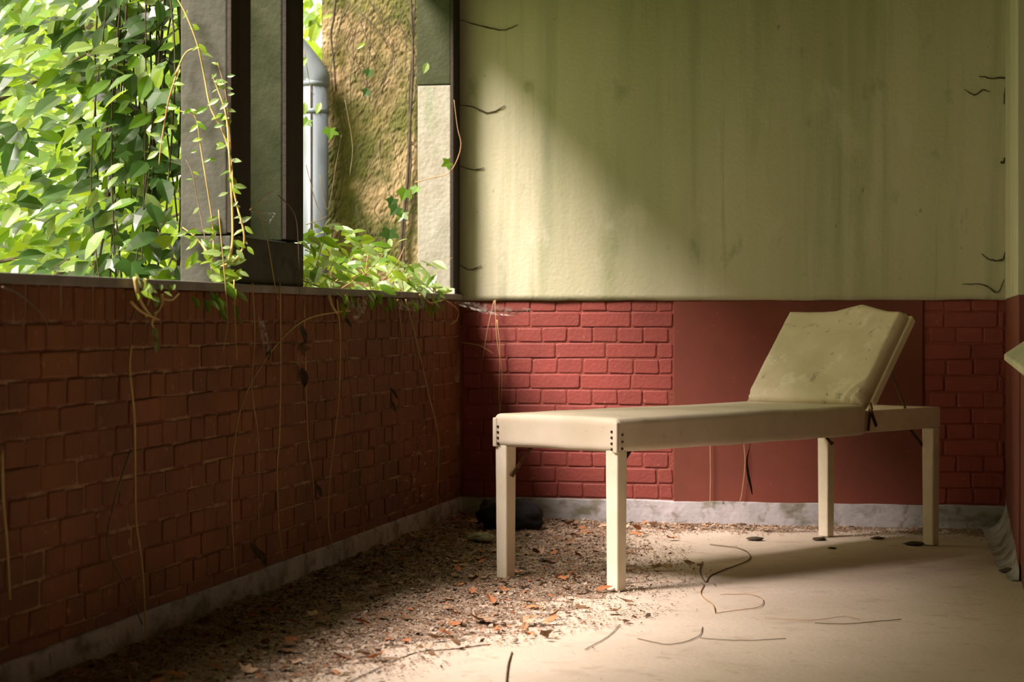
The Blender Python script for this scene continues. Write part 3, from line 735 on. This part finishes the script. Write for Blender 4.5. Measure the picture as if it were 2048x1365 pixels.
# ------------------------------------------------------------------ cobwebs
def web(name, pts, label, n=9, parent=None):
    """sheet between four corner points, sagging in the middle"""
    a, c, d, e = [Vector(p) for p in pts]; b = MB()
    for i in range(n+1):
        for j in range(n+1):
            s, t = i/n, j/n; p = a.lerp(c, s).lerp(e.lerp(d, s), t)
            p = p + Vector((.02,-.01,-.03))*math.sin(math.pi*s)*math.sin(math.pi*t) + rv(.003); b.v.append(tuple(p-a))
    for i in range(n):
        for j in range(n): q = i*(n+1)+j; b.f.append((q, q+1, q+n+2, q+n+1)); b.m.append(0)
    return tag(b.build('cobweb', M['web'], smooth=True, loc=a), label, 'cobweb', 'dusty cobwebs along the sill')
ax = lambda a, c, x=.03: at_x(a, c, x)
web('cobweb', [ax(688,602), ax(738,592), ax(728,612,.05), ax(712,645,.04)], 'dusty grey cobweb hanging in a point below the far sill')
web('cobweb', [ax(770,596), ax(860,598), ax(845,615,.05), ax(800,620,.04)], 'torn cobweb draped under the sill leaves near the corner post')
web('cobweb', [ax(890,600,.02), at_y(1065,618,-.04), at_y(1030,634,-.10), ax(925,612,.08)], 'dusty cobweb stretched from the sill across to the back wall')
web('cobweb', [ax(940,615,.03), ax(958,612,.05), ax(956,640,.05), ax(952,668,.04)], 'narrow cobweb strand hanging in the brick corner')
web('cobweb', [ax(500,425,-.02), ax(552,425,-.02), ax(540,440,.0), ax(508,438,.0)], 'small cobweb in the gap between the two near posts')
web('cobweb', [ax(515,630,.03), ax(528,640,.03), ax(540,720,.03), ax(525,690,.04)], 'dangling cobweb scrap on the brick wall below the near post')

# ------------------------------------------------------------------ dead tendrils on the plaster and roots in the corner
for pts, r, lab in (
    ([(920,40),(960,52),(1005,60),(1035,50)], .003, 'dark dead tendril on the plaster, topmost beside the corner post'),
    ([(920,210),(950,215),(978,226),(1010,212)], .0035, 'dark dead tendril on the plaster, second down beside the corner post'),
    ([(920,332),(945,340),(968,336)], .003, 'dark dead tendril on the plaster, third down beside the corner post'),
    ([(918,530),(940,540),(962,532)], .003, 'dark dead tendril on the plaster just above the sill corner'),
    ([(1958,152),(1985,157),(2012,158),(2009,190),(2008,208)], .0045, 'dark hooked tendril high up by the right corner'),
    ([(1928,178),(1948,190),(1965,180),(1980,184)], .003, 'faint dark tendril left of the hooked one by the right corner'),
    ([(2010,315),(2006,325),(2000,324)], .006, 'short dark root scrap halfway up the right corner'),
    ([(1963,508),(1980,520),(2005,520),(2010,505)], .004, 'curved dark tendril low down by the right corner'),
    ([(1925,568),(1965,570),(1995,585),(2008,560)], .003, 'forked dark tendril just above the red dado by the right corner')):
    P = [at_y(a, c, -.022) for a, c in pts]; o0 = P[0]
    tag(MB().tube([p-o0+rv(.002) for p in cr(P, 5)], [r*(.35+.75*math.sin(math.pi*(i+1)/(5*len(P)-2))*R.uniform(.6,1.3)) for i in range(5*len(P)-4)], 5).build('dead_tendril', M['dark_bit'], loc=o0, smooth=True), lab, 'tendril', 'dead tendrils on the green plaster')
rt = empty('corner_root', at_y(990, 600, -.06)); ro = Vector(rt.location); tag(rt, 'pale stringy root hanging against the red bricks by the corner', 'root')
for L in ([(990,600),(994,680),(1004,745),(1000,830)], [(988,602),(975,660),(965,720)], [(994,640),(1000,700),(998,790),(1000,840)], [(922,685),(960,692),(990,710)]):
    px_stem(rt, [at_y(a, c, -.05) for a, c in L], .0028, M['stem_b'])
for L, lab in (([(1122,800),(1118,815),(1112,830)], None), ([(1488,890),(1490,930),(1484,985),(1480,1003)], 'thin pale root hanging on the red wall under the couch'), ([(1420,880),(1421,950),(1420,1010)], 'fine straight root hanging on the red wall under the couch middle')):
    if not lab: continue
    P = [at_y(a, c, -.03) for a, c in L]; tag(MB().tube([p-P[0] for p in cr(P, 5)], .0022, 5).build('hanging_root', M['stem_b'], loc=P[0]), lab, 'root')

# ------------------------------------------------------------------ litter on the floor
EDGE = [(-9,.35),(-6,.62),(-4.8,.90),(-3.6,1.42),(-2.6,1.62),(-1.5,1.45),(-.7,1.3),(0,1.2)]
def edge(y):
    for (a, p), (c, q) in zip(EDGE, EDGE[1:]):
        if a <= y <= c: return p+(q-p)*(y-a)/(c-a)
    return .3
def cover(x, y):
    """0..1 how thickly litter lies here"""
    e = edge(y)+.18*fbm((x*2, y*2, 4)); d = max(0, min(1, (e-x)/.75))
    s = max(0, min(1, (y+.58+.15*fbm((x*4, 1, 2)))/.5))*.8
    return max(d, s)
b = MB(); nx, ny = 120, 330
for j in range(ny+1):
    for i in range(nx+1):
        x = .004 + 2.66*i/nx; y = -8.2 + 8.19*j/ny; c = cover(x, y); near = math.exp(-x/.28)
        z = -.014 + .018*c + .014*c*fbm((x*9, y*9, 1), 1, 4) + .03*near*c + .02*near*max(0, fbm((x*3, y*3, 6)))
        b.v.append((x, y, z))
for j in range(ny):
    for i in range(nx):
        a = j*(nx+1)+i; b.f.append((a, a+1, a+nx+2, a+nx+1)); b.m.append(0)
tag(b.build('litter_soil', M['soil'], smooth=True), 'brown crumbly soil and dust drifted along the walls', 'soil', kind='stuff')
def ground(x, y):
    c = cover(x, y); near = math.exp(-x/.28)
    return max(.0, -.014 + .018*c + .014*c*fbm((x*9, y*9, 1), 1, 4) + .03*near*c + .02*near*max(0, fbm((x*3, y*3, 6))))
b = MB(); cnt = 0
while cnt < 60000:
    y = R.uniform(-6.2, -.02); x = R.uniform(.03, 2.6) if R.random() < .45 else R.uniform(.03, 1.5)
    if R.random() < .10: y = -.03-abs(R.gauss(0, .22)); x = R.uniform(.3, 2.58)
    c = cover(x, y)
    if R.random() > c*1.1+.02: continue
    s = R.uniform(.002, .0062)*(1 if x < 1.6 else .7) * (2.2 if R.random() < .05 else 1); z = ground(x, y)+s*.25
    if c < .05: s *= .5; z = .001
    m = orient(Vector((0,0,1))+rv(.55), rv()); asp = R.uniform(.4, 1)
    q = [(-s, -s*asp*.6, 0), (-.1*s, -s*asp, .25*s), (s, -s*asp*.3, -.1*s), (.7*s, s*asp*.7, .2*s), (-.6*s, s*asp*.8, 0)]
    b.add([Vector((x, y, z)) + m @ Vector(v) for v in q], [(0,1,2,3,4)] if R.random() < .5 else [(0,1,3),(0,3,4),(1,2,3)], R.choice((0,0,0,1,2,3,3,3,3,3,3,4)))
    cnt += 1
tag(b.build('litter_crumbs', [M['dry1'], M['dry2'], M['dry3'], M['dust'], M['dark_bit']]), 'crumbled leaf litter and grit strewn over the floor', 'litter', kind='stuff')
ds = [dryleaf(.07, k).mesh('dry_leaf', M[('dry1','dry2','dry3')[k % 3]]) for k in range(9)]
n = 0
while n < 240:
    y = R.uniform(-5.6, -.1); x = R.uniform(.06, 1.6); c = cover(x, y)
    if R.random() > c*.9+.01: continue
    o = put('dry_leaf', R.choice(ds)); s = R.uniform(.45, 1.1)
    o.matrix_world = Matrix.Translation((x, y, ground(x, y)+.008*s)) @ orient(Vector((0,0,1))+rv(.35), rv()).to_4x4() @ Matrix.Scale(s, 4)
    colr = {'dry1': 'brown', 'dry2': 'tan', 'dry3': 'orange'}[[k for k in ('dry1','dry2','dry3') if M[k] == o.data.materials[0]][0]]
    spot = 'in the shaded litter by the brick parapet' if x < .6 else ('in the sunlit litter in front of the couch' if y < -2.7 else 'in the litter under the couch')
    tag(o, 'small curled %s dry leaf %s' % (colr, spot), 'leaf', 'dry leaves in the floor litter'); n += 1
for L, r, lab, mt in (
    ([(1630,1247),(1690,1249),(1740,1245),(1802,1240)], .0035, 'long straight dark twig lying on bare floor to the right', 'stem_d'),
    ([(1400,1277),(1450,1281),(1500,1282),(1572,1278)], .003, 'thin straight twig on the floor below the couch shadow', 'stem_d'),
    ([(1530,1236),(1600,1241),(1640,1240),(1690,1234),(1720,1240)], .0022, 'faint curved twig beside the long dark one', 'stem_b'),
    ([(1405,1125),(1400,1145),(1412,1165),(1425,1150),(1490,1125),(1500,1112),(1480,1098),(1420,1090)], .005, 'knotted root curling in a loop on the floor under the couch', 'stem_d'),
    ([(1408,1170),(1402,1190),(1425,1210),(1430,1225)], .004, 'short crooked root trailing forward from the looped root', 'stem_b'),
    ([(1440,1190),(1500,1190),(1525,1200),(1518,1215),(1470,1222),(1430,1228)], .0028, 'thin looping tendril on the floor right of the front leg', 'stem_b'),
    ([(1024,1305),(1016,1330),(1012,1365)], .005, 'dark forked twig on the floor near the front edge', 'stem_d'),
    ([(1405,1255),(1395,1275),(1340,1290),(1275,1278)], .003, 'arched thin twig on the floor in front of the couch', 'stem_d'),
    ([(1170,1300),(1215,1275),(1240,1250)], .003, 'slanting twig in the litter in front of the couch', 'stem_d'),
    ([(700,1365),(820,1310),(900,1300),(980,1290)], .004, 'long thin twig in the litter at the bottom of the picture', 'stem_d')):
    P = [at_z(a, c, -.001+ground(*at_z(a, c).xy)) for a, c in L]; o0 = P[0]
    tag(MB().tube([p-o0+Vector((0,0,R.uniform(0,.0015))) for p in cr(P, 5)], r*.48, 5).build('twig', M[mt], loc=o0, smooth=True), lab, 'twig', 'twigs and roots on the floor')
for a, c, s, lab in ((1638, 1080, .035, 'flat dark scrap at the foot of the back left couch leg'), (1830, 1090, .045, 'flat dark scrap at the foot of the back right couch leg'), (1755, 1078, .03, 'small dark clod on the floor between the back couch legs'), (1665, 1097, .018, 'tiny dark clod in front of the back left couch leg'), (1510, 1080, .04, 'dark flat clod left of the back couch legs'), (2025, 1145, .05, 'dark clod at the end of the right wall plinth')):
    p = at_z(a, c); o = blob('clod', (p.x, p.y, -.002), (s, s*.8, s*.22), M['dark_bit'], a % 17, .5, 2); tag(o, lab, 'clod')
for a, c in ((955, 1250), (1040, 1255)):
    p = at_z(a, c); o = put('dry_leaf', ds[1 if a < 1000 else 4], loc=(p.x, p.y, .015), rot=(.2, .1, 1.2)); o.scale = (1.4,)*3
    tag(o, 'large pale dry leaf lying in the sunlit litter' if a < 1000 else 'white torn leaf scrap lying in the sunlit litter', 'leaf', 'large dry leaves')
